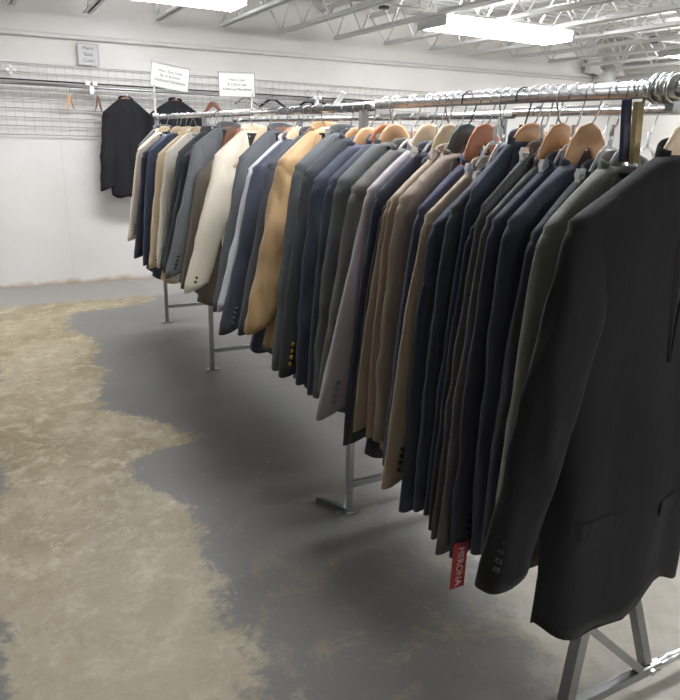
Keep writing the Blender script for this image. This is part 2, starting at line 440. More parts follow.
m = MB(); m.rod((0, 0, 0), (5.6, 0, 0), .013, 10); m.build('rod', M['steel'], r, smooth=True)
m = MB(); m.rod((0, .05, .035), (5.6, .05, .035), .007, 8); m.build('upper_rod', M['blackwire'], r, smooth=True)
for x in (-.0, 2.25, 4.55):
    m = MB(); m.box(x-.012, -.03, .016, x+.012, .19, .045); m.box(x-.05, -.03, .016, x+.05, .02, .05); m.box(x-.018, -.02, -.06, x+.018, .02, .018)
    m.build('bracket', M['whiteplastic'], r, bevel=.002)
# small notice
r = empty('wall_sign', (.97, YB-.06, 2.155), 'small grey-white notice fixed high on the back wall above the grid', 'sign')
m = MB(); m.box(-.088, 0, -.09, .088, .006, .09); m.build('card', plain('notice_card', '#c4c3c4', .6), r)
m = MB()
for a in ((-.092, -.004, -.094, -.086, .008, .094), (.086, -.004, -.094, .092, .008, .094), (-.092, -.004, .088, .092, .008, .094), (-.092, -.004, -.094, .092, .008, -.088)): m.box(*a)
m.build('frame', M['grid'], r)
text_obj('lettering', "Men's\nSuits\nCoats", .042, M['ink'], r, (0, -.003, 0), (PI/2, 0, 0))
# vent box + socket clusters
m = MB(); m.box(3.55, YB-.04, 1.85, 3.92, YB-.002, 1.92)
for i in range(4): m.box(3.56, YB-.05, 1.857+i*.016, 3.91, YB-.038, 1.864+i*.016)
tag(m.build('wall_vent', M['grid']), 'small grey ribbed box on the back wall above the rail', 'vent')
m = MB()
for dx, dz in ((0, .03), (0, -.03), (-.03, 0), (.03, 0)): m.box(.30+dx-.014, YB-.075, 1.98+dz-.014, .30+dx+.014, YB-.055, 1.98+dz+.014)
tag(m.build('grid_connector', M['whiteplastic'], bevel=.003), 'white four-way clip on the upper left of the wire grid', 'clip')

# ---------------------------------------------------------------- clothes racks
RX, RX2, RZ = 1.18, 1.80, 1.60
def post(m, x, y, z0=0.0, z1=RZ-.015, w=.0135): m.box(x-w, y-w, z0, x+w, y+w, z1)
r = empty('clothes_rack', (RX, 2.09, 0), 'long double-rail chrome clothes rack reaching to the back wall, jackets on its front rail', 'clothes rack')
for x, nm in ((0, 'rail'), (RX2-RX, 'rail')):
    m = MB(); m.rod((x, -.06, RZ), (x, 3.0, RZ-.004), .0155, 14); m.build(nm, M['chrome'], r, smooth=True)
for y in (0, 1.91, 3.16-.2+.2):
    for x in (0, RX2-RX):
        m = MB(); z1 = RZ-.013 if y < 3 else RZ-.02
        post(m, x, y, 0, z1); m.build('post', M['steel'], r, bevel=.003)
        m = MB(); m.box(x-.045, y-.02, 0, x+.045, y+.02, .006); m.build('foot', M['steel'], r)
    m = MB(); m.box(.017, y-.011, .12, RX2-RX-.017, y+.011, .145); m.build('crossbar', M['steel'], r, bevel=.002)
for x in (0, RX2-RX):
    m = MB(); m.rod((x, 2.98, RZ-.004), (x, 3.18, RZ-.006), .0155, 14); m.build('rail_end', M['chrome'], r, smooth=True)
m = MB(); m.bar((-.08, .13, .012), (-.01, 0, .012), .012, .008, (0, 0, 1)); m.build('foot_brace', M['steel'], r)
r = empty('clothes_rack', (RX, .91, 0), 'near double-rail chrome clothes rack with braced end frame at the lower right', 'clothes rack')
for x in (0, RX2-RX):
    m = MB(); m.rod((x, -1.3, RZ+.008), (x, 1.08 if not x else 1.115, RZ+.008), .0175, 16); m.build('rail', M['chrome'], r, smooth=True)
    for y in (0, -1.2):
        m = MB(); q = .085 if x == 0 else -.085
        m.bar((x-.0, y-.012, 0), (x+q, y-.012, RZ-.03), .016, .016); m.build('post', M['steel'], r, bevel=.003)
        m = MB(); m.rod((x, y-.03, RZ+.008), (x, y+.03, RZ+.008), .024, 16)
        for q in (-.018, 0, .018): m.sweep([(x+.026*math.cos(t*PI/8), y+q, RZ+.008+.026*math.sin(t*PI/8)) for t in range(16)], .004, None, (0, 1, 0), 6, True)
        m.build('clamp', M['chrome'], r, smooth=True)
for y in (0, -1.2):
    m = MB(); m.box(0, y-.022, RZ-.034, RX2-RX, y-.002, RZ-.01); m.build('top_bar', M['steel'], r, bevel=.002)
    m = MB(); m.box(.02, y-.012, .045, .40, y+.012, .075); m.build('crossbar', M['steel'], r, bevel=.002)
    m = MB(); m.rod((.34, y, .06), (RX2-RX-.02, y, .06), .0145, 14); m.build('crossbar_insert', M['chrome'], r, smooth=True)
    m = MB(); m.bar((.03, y, .345), (.315, y, .075), .011, .011); m.build('brace', M['steel'], r)
    m = MB(); m.bar((.35, y+.01, .075), (.35, y+.26, .66), .014, .014, (1, 0, 0)); m.build('brace', M['steel'], r)
    m = MB(); m.rod((.355, y-.02, .06), (.355, y+.02, .06), .011, 8); m.build('bolt', M['clip'], r)

# ---------------------------------------------------------------- hangers
def hook_path(z0, zr, rr=.0165, flip=1, n=9):
    # from the hanger neck up, over the rail at height zr
    R_ = .0255; zc = zr+rr+.0024-R_
    P = [(0, 0, z0), (0, 0, z0+.010), (.012*flip, 0, z0+.022), (R_*.98*flip, 0, zc-.012)]
    for i in range(n):
        a = i*(PI+.35)/(n-1)
        P.append((R_*math.cos(a)*flip, 0, zc+R_*math.sin(a)))
    return P
def hanger_z(x, hs, zs, zn, top):
    ax = abs(x); s = zn-.022-(zn-zs)*max(0, (ax-.05)/(hs-.05))
    return s+(top-s)*math.exp(-(ax/.05)**2.7)
def hanger(loc, zr, hs, zs, zn, kind, label, group, rz=0, th=.007, rr=.0165, flip=1):
    mats = {'wood': 'wood', 'pale': 'palewood', 'red': 'redwood', 'brown': 'brownwood', 'black': 'blackplastic', 'teal': 'tealplastic', 'white': 'whiteplastic', 'clear': 'clear', 'clips': 'clear', 'navy': 'navyplastic'}
    plastic = kind in ('clear', 'clips', 'white', 'black', 'navy')
    r = empty('clothes_hanger', loc, label, 'hanger', group, rz)
    top = zr-.068 if not plastic else zr-.078
    hh = hs-.035; m = MB(); P = []; A = []; B = []; n = 25
    for i in range(n):
        x = lerp(-hh, hh, i/(n-1)); P.append((x, 0, hanger_z(x, hs, zs, zn, top-(.0 if not plastic else .02))-(.02 if not plastic else .012)))
        e = math.sin(PI*min(1, max(0, (i+.6)/(n+.2))))**.35
        A.append(th*e if not plastic else .0035 if kind != 'navy' else .012); B.append((.016+.012*math.exp(-(x/.05)**2))*e if not plastic else .0045 if kind != 'navy' else .012)
    m.sweep(P, A, B, (0, 1, 0), 10, p=2.6)
    if plastic:   # lower bar of the frame
        zb = zs-.06
        m.rod((-hh, 0, P[0][2]), (-hh+.02, 0, zb), .0035, 6); m.rod((hh, 0, P[-1][2]), (hh-.02, 0, zb), .0035, 6)
        m.rod((-hh+.02, 0, zb), (hh-.02, 0, zb), .0035, 6)
        m.rod((0, 0, P[12][2]), (0, 0, top+.012), .005, 8)
    m.build('hanger_body', M[mats[kind]], r, smooth=True)
    m = MB(); m.sweep(hook_path(top-.01, zr, rr, flip), .0021, None, (0, 1, 0), 7)
    m.build('hook', M['wire'] if kind not in ('black', 'teal') else M['blackwire'], r, smooth=True)
    if kind == 'clips':
        for x in (-.075, .075):
            m = MB(); m.box(x-.007, -.007, zn-.02, x+.007, .007, zn+.012); m.rod((x-.010, 0, zn+.0), (x+.010, 0, zn+.0), .008, 8)
            m.build('clip', M['clip'], r)
    return r

# ---------------------------------------------------------------- jackets
def jacket(name, loc, hs, zs, cdx, cz, hem, mat, label, cat, group, tf=.03, tb=.03, rz=0, amp=.004, seed=0, neck_h=.12,
           whem=None, wwaist=None, cut=.05, bmat='darkbutton', ncuff=4, front=False, lining='lining', rcdx=None, bulge=0, hood=False, sag=0, cutx=0, lapw=1, cuffw=.060):
    r = empty(name, loc, label, cat, group, rz)
    zn = zs+neck_h
    whem = whem or hs-.015; wwaist = wwaist or hs-.045
    S = Vector((seed*7.31, seed*3.7, seed*1.9))
    def wid(z):
        if z >= zs:
            t = (z-zs)/(zn-zs); return .062+(hs-.012-.062)*(1-t)**.92
        return interp(z, [(hem, whem), (lerp(hem, zs, .42), wwaist), (lerp(hem, zs, .75), hs-.03), (zs-.02, hs-.012), (zs, hs-.012)])
    def thick(z, t):
        if z > zs: return lerp(t, min(t, .034), (z-zs)/(zn-zs))
        return t*(1+(bulge if t == tf else 0)*max(0, (zs-z)/(zs-hem))**1.5)
    def off(x, z, s):
        return amp*noise.noise(Vector((x*9, z*3.2, s*2.0))+S)*1.6 + amp*.8*math.sin(x*34+S.x+2.5*noise.noise(Vector((0, 0, z*2.5))+S))*min(1, max(0, (zs-z)/.3))
    def fy(x, z, eps=0):     # front surface (towards -y)
        w = wid(z); q = max(0, 1-(min(abs(x), w*.995)/w)**2.7)**(1/2.7)
        return -thick(z, tf)*q-off(x, z, -1)*(1 if q > .2 else q/.2)-eps
    NU = 48; rows = []
    zsq = [hem+(zs-hem)*i/22 for i in range(23)]+[zs+(zn-zs)*i/8 for i in range(1, 9)]
    for z in zsq:
        w = wid(z); ring = []
        for k in range(NU):
            a = 2*PI*k/NU; c, s = math.cos(a), math.sin(a); p = 2.7
            x = w*math.copysign(abs(c)**(2/p), c); t = thick(z, tf if s < 0 else tb)
            y = t*math.copysign(abs(s)**(2/p), s); f = min(1, abs(y)/max(t, 1e-4)/.2)
            y += (off(x, z, -1 if s < 0 else 1)*f)*(-1 if s < 0 else 1)
            zz = z
            g = max(0, 1-(z-hem)/.22)
            if s < -.05: zz += cut*g*math.exp(-((x-cutx)/.075)**2)+.012*g*noise.noise(Vector((x*7, 0, 1))+S)
            zz += .03*max(0, 1-(z-hem)/.10)*(abs(x)/w)**7
            zz -= sag*g*(1 if x < 0 else -.3)*abs(x)/w
            x += .012*noise.noise(Vector((0, s*2, z*4))+S)*min(1, (zs-z)/.2 if z < zs else 0)
            ring.append((x, y, zz))
        rows.append(ring)
    h1 = [(x*.97, y*.8, z+.004) for x, y, z in rows[0]]; h2 = [(x*.95, y*.7, z+.05) for x, y, z in rows[0]]
    t1 = [(x*.9, y*.85, z-.01) for x, y, z in rows[-1]]; t2 = [(x*.8, y*.7, z-.04) for x, y, z in rows[-1]]
    m = MB(); m.rings([h2, h1]+rows+[t1, t2], cap=(False, False)); m.build('body', mat, r, smooth=True)
    # sleeves
    rcdx = rcdx if rcdx is not None else .27
    for side in (-1, 1):
        cc = abs(cdx) if side < 0 else rcdx
        hw0, hw1 = .072, cuffw; RR = []; zt = zs-.045; NS = 26
        for i in range(5):      # dome over the sleeve head
            a = (i+.35)/5*PI/2; f = math.sin(a)
            RR.append((side*(hs-hw0*(.55+.45*f)), zt+.034*math.cos(a), hw0*f, f))
        nr = 26
        for i in range(nr+1):
            t = i/nr; hw = lerp(hw0, hw1, t)
            outer = lerp(hs, cc, t**1.12)+.010*math.sin(PI*t)*(1 if cc < .3 else .4)
            RR.append((side*(outer-hw), lerp(zt, cz+(0 if side < 0 else -.01), t), hw, 1))
        rings_ = []
        for j, (cx, z, hw, f) in enumerate(RR):
            ring = []; tt = max(0, (zt-z)/(zt-cz))
            for k in range(NS):
                a = 2*PI*k/NS; c, s = math.cos(a), math.sin(a); p = 2.3
                x = hw*math.copysign(abs(c)**(2/p), c)
                ty = (tf if s < 0 else tb)*min(.94, .70+tt*1.3)*(f**.7)
                if tf > .05 and s < 0: ty = .05*min(1, .72+tt*1.3)*(f**.7)
                y = ty*math.copysign(abs(s)**(2/p), s)
                nn = Vector((c, s, 0)); d = amp*1.3*noise.noise(Vector((c*1.2+side*3, s*1.2, z*9+x*14))+S)
                d += amp*1.1*noise.noise(Vector((x*25, 5, z*15+x*20))+S)*math.exp(-((tt-.55)/.25)**2)
                d *= min(1, tt*6+.15)
                d = min(d, .35*(tf if s < 0 else tb)) if abs(s) > .5 else d
                # sleeve end slants slightly
                zz = z + (.026*(x/hw)*side*-1 if j == len(RR)-1 else 0)
                inner = max(0, hs-side*(cx+x)); wgt = min(1, max(0, (z-(zs-.13))/.10))
                zz += .72*inner*wgt*wgt-.004*wgt
                ring.append((cx+x+d*c, y+d*s, zz))
            rings_.append(ring)
        last = rings_[-1]; cx = RR[-1][0]
        rings_ += [[(cx+(x-cx)*.93, y*.85, z+.002) for x, y, z in last], [(cx+(x-cx)*.88, y*.75, z+.05) for x, y, z in last]]
        m = MB(); m.rings(rings_, cap=(True, False)); m.build('sleeve', mat, r, smooth=True)
        if ncuff and side < 0:
            for q in range(ncuff):
                z = cz+.035+q*.021; t = (zt-z)/(zt-cz); hw = lerp(hw0, hw1, t); outer = lerp(hs, cc, t**1.12)
                x = -(outer)+hw*(.62 if tf < .054 else .22); yb = -(tf if tf <= .05 else .05)*.93*.93
                if cuffw < .055: x = -outer+.010; yb = -.026
                k_ = 1.35 if bmat == 'gold' else 1.0
                if bmat == 'gold': x = -outer+hw*.48; z += q*.004
                m = MB(); m.sweep([(x, yb-.008, z), (x, yb-.005, z), (x, yb+.004, z)], [.0045*k_, .0066*k_, .0066*k_], None, (1, 0, 0), 10)
                o = m.build('cuff_button', M[bmat], r, smooth=True)
                if bmat == 'gold': o['label'] = 'gold cuff button'
    # collar
    m = MB(); P = []; A = []
    for i in range(17):
        a = lerp(-.62*PI, .62*PI, i/16)+PI/2
        x = .066*math.cos(a); s = math.sin(a); y = (tb if s > 0 else tf)*.9*s
        y = max(-.04, min(.04, y)); P.append((x, y, zn-.004+.014*max(0, s)-.012*max(0, -s)))
        A.append(.016+.006*max(0, s))
    m.sweep(P, A, .0045, (0, 0, 1), 8); m.build('collar', mat, r, smooth=True)
    # lapels, lining in the opening
    if hood:
        m = MB(); m.rod((0, fy(0, zn-.08)-.003, zn-.06), (0, fy(0, hem+.1)-.003, hem+.06), .004, 6); m.build('zip', M['lining'], r)
        return r
    zb = zn-.40
    for side in (-1, 1):
        m = MB(); G = []; n = 18
        for i in range(n):
            z = lerp(zn-.02, zb, i/(n-1)); t = i/(n-1)
            inn = .048*(1-t)*lapw; o_ = lapw*interp(t, [(0, .066), (.25, .088), (.36, .108), (.365, .088), (.42, .112), (.75, .058), (1, .010)])
            G.append([(side*lerp(inn, o_, q/4), fy(lerp(inn, o_, q/4), z, .0035+.002*math.sin(PI*q/4)), z) for q in range(5)])
        v = [p for g in G for p in g]; f = [(i*5+q, i*5+q+1, i*5+q+6, i*5+q+5) for i in range(n-1) for q in range(4)]
        back = [(x, y+.003, z) for x, y, z in v]; nv = len(v)
        rim = list(range(0, 5))+[i*5+4 for i in range(1, n)]+[(n-1)*5+q for q in (3, 2, 1, 0)]+[i*5 for i in range(n-2, 0, -1)]
        f2 = f+[tuple(nv+i for i in reversed(q)) for q in f]+[(a_, b_, nv+b_, nv+a_) for a_, b_ in zip(rim, rim[1:]+rim[:1])]
        m.add(v+back, f2); m.build('lapel', mat, r, smooth=False)
    m = MB(); v = []; n = 12
    for i in range(n):
        t = i/(n-1); z = lerp(zn-.012, zb+.01, t); w = .048*(1-t)*lapw+.001
        v += [(w*q/2, fy(w*q/2, z, .0012), z) for q in (-2, -1, 0, 1, 2)]
    m.add(v, [(i*5+q, i*5+q+1, i*5+q+6, i*5+q+5) for i in range(n-1) for q in range(4)])
    m.build('lining', M[lining], r, smooth=True)
    # pocket flaps
    for side in (-1, 1):
        z = hem+.30; m = MB(); x0, x1 = side*.055, side*(wwaist-.03); v = []
        for i in range(7):
            x = lerp(x0, x1, i/6)
            for zz in (z+.0+.006*i/6, z-.045+.006*i/6+(.012 if i in (0, 6) else 0)): v.append((x, fy(x, zz, .004), zz))
        nv = len(v); f = [(2*i, 2*i+2, 2*i+3, 2*i+1) for i in range(6)]
        m.add(v, f); m.add([(a, b+.003, c) for a, b, c in v], f); m.build('pocket_flap', mat, r)
    if front:
        for q in range(3):
            z = zb-.02-q*.1; y = fy(0, z)
            m = MB(); m.sweep([(0.004, y-.007, z), (0.004, y-.004, z), (.004, y+.002, z)], [.008, .0105, .0105], None, (1, 0, 0), 12)
            m.build('button', M[bmat], r, smooth=True)
    return r

W = 'wood'
# name, y, half shoulder, shoulder z, cuff dx, cuff z, colour, fabric, hanger, buttons, label
J = [
('suit_jacket', .850, .283, 1.369, .385, .652, '#1d1d22', 'plain', 'pale', 'darkbutton', 'large black suit jacket nearest the camera, filling the right edge'),
('suit_jacket', .980, .215, 1.342, .235, .60, '#7a7b74', 'wool', 'clear', 'greybutton', 'olive-grey jacket on clear plastic directly behind the nearest jacket'),
('suit_jacket', 1.022, .200, 1.322, .226, .578, '#2b2d36', 'wool', 'clips', 'darkbutton', 'narrow sliver of near-black jacket just behind the olive-grey one'),
('suit_jacket', 1.085, .215, 1.341, .205, .532, '#2e3242', 'wool', 'wood', 'darkbutton', 'broad dark navy jacket two behind the olive-grey one'),
('suit_jacket', 1.132, .215, 1.336, .237, .501, '#2c2f42', 'wool', 'clips', 'darkbutton', 'dark navy jacket with the red tag hanging below it'),
('suit_jacket', 1.166, .206, 1.337, .250, .490, '#4e4e50', 'tweed', 'wood', 'darkbutton', 'light-flecked grey tweed jacket just behind the red-tagged one'),
('suit_jacket', 1.197, .198, 1.360, .246, .518, '#46464a', 'tweed', 'clips', 'darkbutton', 'darker flecked tweed jacket just behind the light-flecked one'),
('suit_jacket', 1.228, .199, 1.304, .235, .523, '#2b2d38', 'wool', 'clips', 'darkbutton', 'low-shouldered dark jacket behind the two tweed jackets'),
('suit_jacket', 1.262, .180, 1.385, .228, .548, '#2d3344', 'wool', 'wood', 'darkbutton', 'high-shouldered navy jacket behind the tweed jackets'),
('suit_jacket', 1.300, .203, 1.343, .235, .540, '#30343f', 'wool', 'black', 'darkbutton', 'charcoal-navy jacket three in front of the narrow tan one'),
('suit_jacket', 1.360, .215, 1.297, .240, .508, '#2c3242', 'wool', 'clips', 'darkbutton', 'navy jacket directly in front of the narrow tan one'),
('suit_jacket', 1.394, .213, 1.316, .284, .572, '#b39c82', 'wool', 'clips', 'brownbutton', 'long narrow tan jacket between navy jackets, its cuff hanging low'),
('suit_jacket', 1.432, .208, 1.327, .255, .616, '#2c3048', 'wool', 'red', 'darkbutton', 'dark blue jacket between narrow tan and taupe ones'),
('suit_jacket', 1.515, .215, 1.349, .246, .666, '#8f7c6d', 'wool', 'teal', 'brownbutton', 'broad taupe-brown jacket on a dark plastic hanger'),
('suit_jacket', 1.556, .215, 1.345, .250, .655, '#a58f79', 'wool', 'clips', 'brownbutton', 'tan jacket squeezed directly behind the taupe-brown one'),
('suit_jacket', 1.587, .211, 1.331, .277, .668, '#a8927a', 'wool', 'pale', 'brownbutton', 'sandy tan jacket two behind the taupe-brown one'),
('suit_jacket', 1.618, .205, 1.309, .270, .613, '#2f3136', 'wool', 'white', 'darkbutton', 'near-black jacket just behind the sandy tan one'),
('suit_jacket', 1.650, .208, 1.348, .274, .593, '#2e3346', 'wool', 'clips', 'darkbutton', 'dark navy jacket directly in front of the lavender-grey one'),
('suit_jacket', 1.690, .214, 1.356, .350, .677, '#a39aa2', 'wool', 'pale', 'greybutton', 'pale lavender-grey jacket with a flared sleeve'),
('suit_jacket', 1.782, .215, 1.354, .300, .725, '#605f5b', 'wool', 'white', 'darkbutton', 'olive-brown grey jacket just behind the lavender-grey one'),
('suit_jacket', 1.882, .215, 1.370, .272, .670, '#4b4d4e', 'wool', 'wood', 'darkbutton', 'charcoal jacket two behind the lavender-grey one'),
('suit_jacket', 1.939, .215, 1.367, .266, .657, '#2f3340', 'wool', 'red', 'darkbutton', 'thin dark jacket two before the black gold-buttoned blazer'),
('suit_jacket', 2.052, .215, 1.359, .262, .654, '#32374a', 'wool', 'wood', 'darkbutton', 'navy jacket directly before the black gold-buttoned blazer'),
('blazer', 2.126, .215, 1.380, .299, .662, '#2d3036', 'wool', 'wood', 'gold', 'black blazer with four gold cuff buttons'),
('suit_jacket', 2.212, .215, 1.396, .292, .661, '#4a4f53', 'wool', 'clips', 'darkbutton', 'slate green-grey jacket directly in front of the camel one'),
('blazer', 2.372, .215, 1.406, .347, .768, '#b9986c', 'satin', 'pale', 'brownbutton', 'camel tan blazer with a creased front, the only camel one'),
('blazer', 2.474, .215, 1.387, .337, .735, '#43434c', 'wool', 'brown', 'gold', 'dark grey gold-buttoned blazer just behind the camel one'),
('suit_jacket', 2.643, .215, 1.366, .362, .691, '#3b3f50', 'silk', 'pale', 'greybutton', 'glossy dark blue jacket two behind the camel blazer'),
('suit_jacket', 2.690, .215, 1.361, .355, .78, '#cfd1d8', 'silk', 'wood', 'greybutton', 'silvery pale grey jacket showing a thin bright edge'),
('suit_jacket', 2.815, .215, 1.401, .340, .75, '#63676e', 'wool', 'brown', 'darkbutton', 'mid-grey jacket in front of the cream one'),
('suit_jacket', 3.166, .215, 1.398, .377, .762, '#f4ead6', 'wool', 'pale', 'brownbutton', 'broad cream jacket with brown cuff buttons'),
('suit_jacket', 3.474, .215, 1.297, .314, .714, '#7d7263', 'wool', 'brown', 'brownbutton', 'brown taupe jacket half hidden behind the cream one'),
('suit_jacket', 3.551, .215, 1.429, .380, .758, '#7a7e84', 'wool', 'red', 'darkbutton', 'wide-sleeved mid grey jacket behind the cream one'),
('suit_jacket', 3.723, .215, 1.372, .351, .758, '#30333a', 'wool', 'black', 'darkbutton', 'near-black jacket directly behind the wide-sleeved grey one'),
('suit_jacket', 3.851, .215, 1.389, .339, .745, '#43474c', 'wool', 'white', 'darkbutton', 'charcoal jacket before the off-white one'),
('suit_jacket', 4.140, .215, 1.380, .294, .702, '#f4ecdd', 'wool', 'pale', 'brownbutton', 'off-white jacket next to the light tan one'),
('suit_jacket', 4.359, .215, 1.360, .300, .657, '#d6c1a2', 'wool', 'pale', 'brownbutton', 'light tan jacket with creased cuff near the far end'),
('suit_jacket', 4.621, .215, 1.370, .286, .629, '#34405c', 'wool', 'pale', 'darkbutton', 'blue jacket, the brightest blue, near the far end'),
('suit_jacket', 4.821, .215, 1.350, .308, .646, '#2c3040', 'wool', 'black', 'darkbutton', 'dark navy jacket just behind the bright blue one'),
('suit_jacket', 5.000, .215, 1.371, .313, .746, '#e2d4c2', 'wool', 'pale', 'brownbutton', 'beige jacket at the far end of the front rail'),
('suit_jacket', 5.058, .193, 1.398, .276, .777, '#6f6f70', 'wool', 'white', 'darkbutton', 'grey jacket hanging very last on the front rail'),
]
hl = {'wood': 'natural wooden', 'pale': 'pale wooden', 'red': 'reddish wooden', 'brown': 'brown wooden', 'black': 'black plastic', 'teal': 'dark grey plastic', 'white': 'white plastic', 'clear': 'clear plastic', 'clips': 'clear plastic clip'}
for i, (nm, y, hs, zs, cdx, cz, colr, fk, hk, bt, lab) in enumerate(J):
    gf = (y-J[i-1][1]) if i else .2
    gb = (J[i+1][1]-y) if i < len(J)-1 else .12
    tf = min(.5*gf, .042); tb = min(.5*gb, .042)
    if i == 21: tb = .034
    if i == 22: tf = .034
    amp = min(.003+.045*min(tf, .042), .2*min(tf, tb)+.0008) if i else .008; kw = {}
    hem = cz-.10; cut = .05
    if i == 0: tf = .055; tb = .022; hem = .455; kw = dict(whem=.222, wwaist=.235, bulge=.15, cutx=.12, lapw=.34, cuffw=.052); amp = .008; cut = .07
    elif i == 1: hem = .52; kw = dict(whem=.19)
    elif 2 <= i <= 9: hem = cz+.0; kw = dict(whem=.19); cut = .04
    elif i == 10: hem = .47; kw = dict(whem=.16)
    elif i == 25: hem = .665; tf = .05; amp = .011; kw = dict(whem=.27, wwaist=.22, front=True); cut = .03
    elif fk == 'silk': amp *= 1.5
    if i == 30: amp = .006
    if i > 25: hem = cz-.13; kw = dict(whem=.23)
    kw['cut'] = cut
    zr = RZ+.008 if y < 1.99 else RZ-.003
    zn = .118 if i != 32 else .10
    jacket(nm, (RX, y, 0), hs, zs, cdx, cz, hem, fabric(colr, fk), lab, 'jacket', 'jackets on the front rail', tf, tb, amp=amp, seed=i+1, neck_h=zn,
           bmat=bt, ncuff=(2 if i == 30 else 0 if i == 25 else 4), rcdx=.25+.03*random.random(), **kw)
    th = min(.007, .8*min(tf, tb)*.45)
    short = lab.split(',')[0]
    hanger((RX, y+(tb-tf)*.1, 0), zr, hs, zs, zs+zn, hk, '%s hanger inside the %s' % (hl[hk], short), 'hangers on the front rail', th=th, rr=.0175 if y < 1.99 else .0155, flip=1 if (i*7) % 5 else -1)

rear = [(1.78, '#30323a', 'dark grey', 'wood'), (1.90, '#2c3040', 'navy', 'black'), (2.24, '#2b2d33', 'black', 'wood'), (2.40, '#55585c', 'grey', 'clips'), (2.56, '#2c3040', 'navy', 'wood'), (2.70, '#30323a', 'dark grey', 'red'),
        (2.86, '#6a5c4c', 'brown', 'pale'), (3.02, '#2b2d33', 'black', 'clips'), (3.18, '#2c3040', 'navy', 'wood'), (3.36, '#55585c', 'grey', 'white'), (3.54, '#b39c82', 'tan', 'pale'), (3.74, '#2b2d33', 'black', 'wood'),
        (3.88, '#30323a', 'dark grey', 'clips'), (4.16, '#2c3040', 'navy', 'pale'), (4.36, '#55585c', 'grey', 'white'), (4.58, '#2b2d33', 'black', 'red'), (4.80, '#2c3040', 'navy', 'pale')]
for k, (y, c, cn, hk) in enumerate(rear):
    w = 'rear-rail %s jacket, number %d of the row counted from the near end' % (cn, k+1)
    w = '%s jacket hidden on the rear rail, %s from its near end' % (cn, (ordn+['fifteenth', 'sixteenth', 'seventeenth'])[k])
    jacket('suit_jacket', (RX2, y, 0), .21, 1.335+.02*math.sin(k*3), .255, .62, .56, fabric(c), w, 'jacket', 'jackets on the rear rail', .036, .036, amp=.004, seed=90+k, neck_h=.115, ncuff=0)
    hanger((RX2, y, 0), RZ+.008 if y < 1.99 else RZ-.003, .21, 1.335+.02*math.sin(k*3), 1.45+.02*math.sin(k*3), hk, '%s hanger in the %s jacket %s on the rear rail' % (hl[hk], cn, (ordn+['fifteenth', 'sixteenth', 'seventeenth'])[k]), 'hangers on the rear rail', rr=.0175 if y < 1.99 else .0155)

# red card tag below the navy jacket
r = empty('hang_tag', (.960, 1.1085, .455), 'red card tag with white lettering hanging below a navy jacket', 'tag')
m = MB(); m.box(-.022, -.0015, -.062, .022, .0015, .075); m.build('card', M['rednav'], r)
text_obj('lettering', 'MERONA', .028, M['whiteink'], r, (0.0, -.0022, 0.004), (PI/2, PI/2, 0))
m = MB(); m.rod((0, 0, .07), (0, 0, .11), .001, 5); m.build('string', M['blackwire'], r)

# wooden clamp hanger seen edge on, beside the clear hanger
r = empty('clamp_hanger', (RX, .955, 0), 'yellowish wooden clamp hanger seen edge-on hanging in front of the clear hanger', 'hanger')
m = MB(); m.bar((0, .012, 1.585), (0, -.002, 1.44), .0, .0) if False else None
m.bar((-.010, .004, 1.585), (.0, .0, 1.452), .006, .009); m.build('wooden_jaw', M['palewood'] if False else plain('yellow_wood', '#cdb684', .45, var=.15, bump=.1), r)
m = MB(); m.bar((-.036, .012, 1.588), (-.022, .008, 1.47), .005, .009); m.build('dark_jaw', M['navyplastic'], r)
m = MB(); m.sweep(hook_path(1.578, RZ+.008, .0175, 1), .0021, None, (0, 1, 0), 7); m.build('hook', M['wire'], r, smooth=True)
m = MB(); m.rod((-.004, -.008, 1.458), (-.004, .02, 1.458), .010, 10); m.build('spring', M['clip'], r, smooth=True)

# empty hangers on the rear rail
for k, (y, kd, lab) in enumerate([(1.05, 'wood', 'natural wooden hanger on the rear rail behind the nearest black jacket'), (1.22, 'clips', 'clear clip hanger on the rear rail, nearest of the clear ones'),
        (1.42, 'clips', 'clear clip hanger on the rear rail, second from the near end'), (1.60, 'white', 'white plastic hanger on the rear rail, fourth from the near end')]):
    hanger((RX2, y, 0), RZ+.008 if y < 1.99 else RZ-.003, .21, 1.36, 1.47, kd, lab, 'empty hangers on the rear rail', rr=.0175 if y < 1.99 else .0155)
# bare hooks of spare hangers crowded between the jackets
for k, (y, kd, lab) in enumerate([(2.55, 'white', 'spare white plastic hanger between the dark grey blazer and the glossy blue jacket'), (3.0, 'pale', 'spare pale wooden hanger between the mid-grey and cream jackets'),
        (3.3, 'red', 'spare reddish wooden hanger just behind the cream jacket'), (3.98, 'clips', 'spare clear clip hanger between the charcoal and off-white jackets'), (4.48, 'white', 'spare white hanger between the light tan and blue jackets'), (4.72, 'clips', 'spare clear clip hanger behind the blue jacket')]):
    hanger((RX, y, 0), RZ-.003, .20, 1.37, 1.47, kd, lab, 'spare hangers on the front rail', rr=.0155)

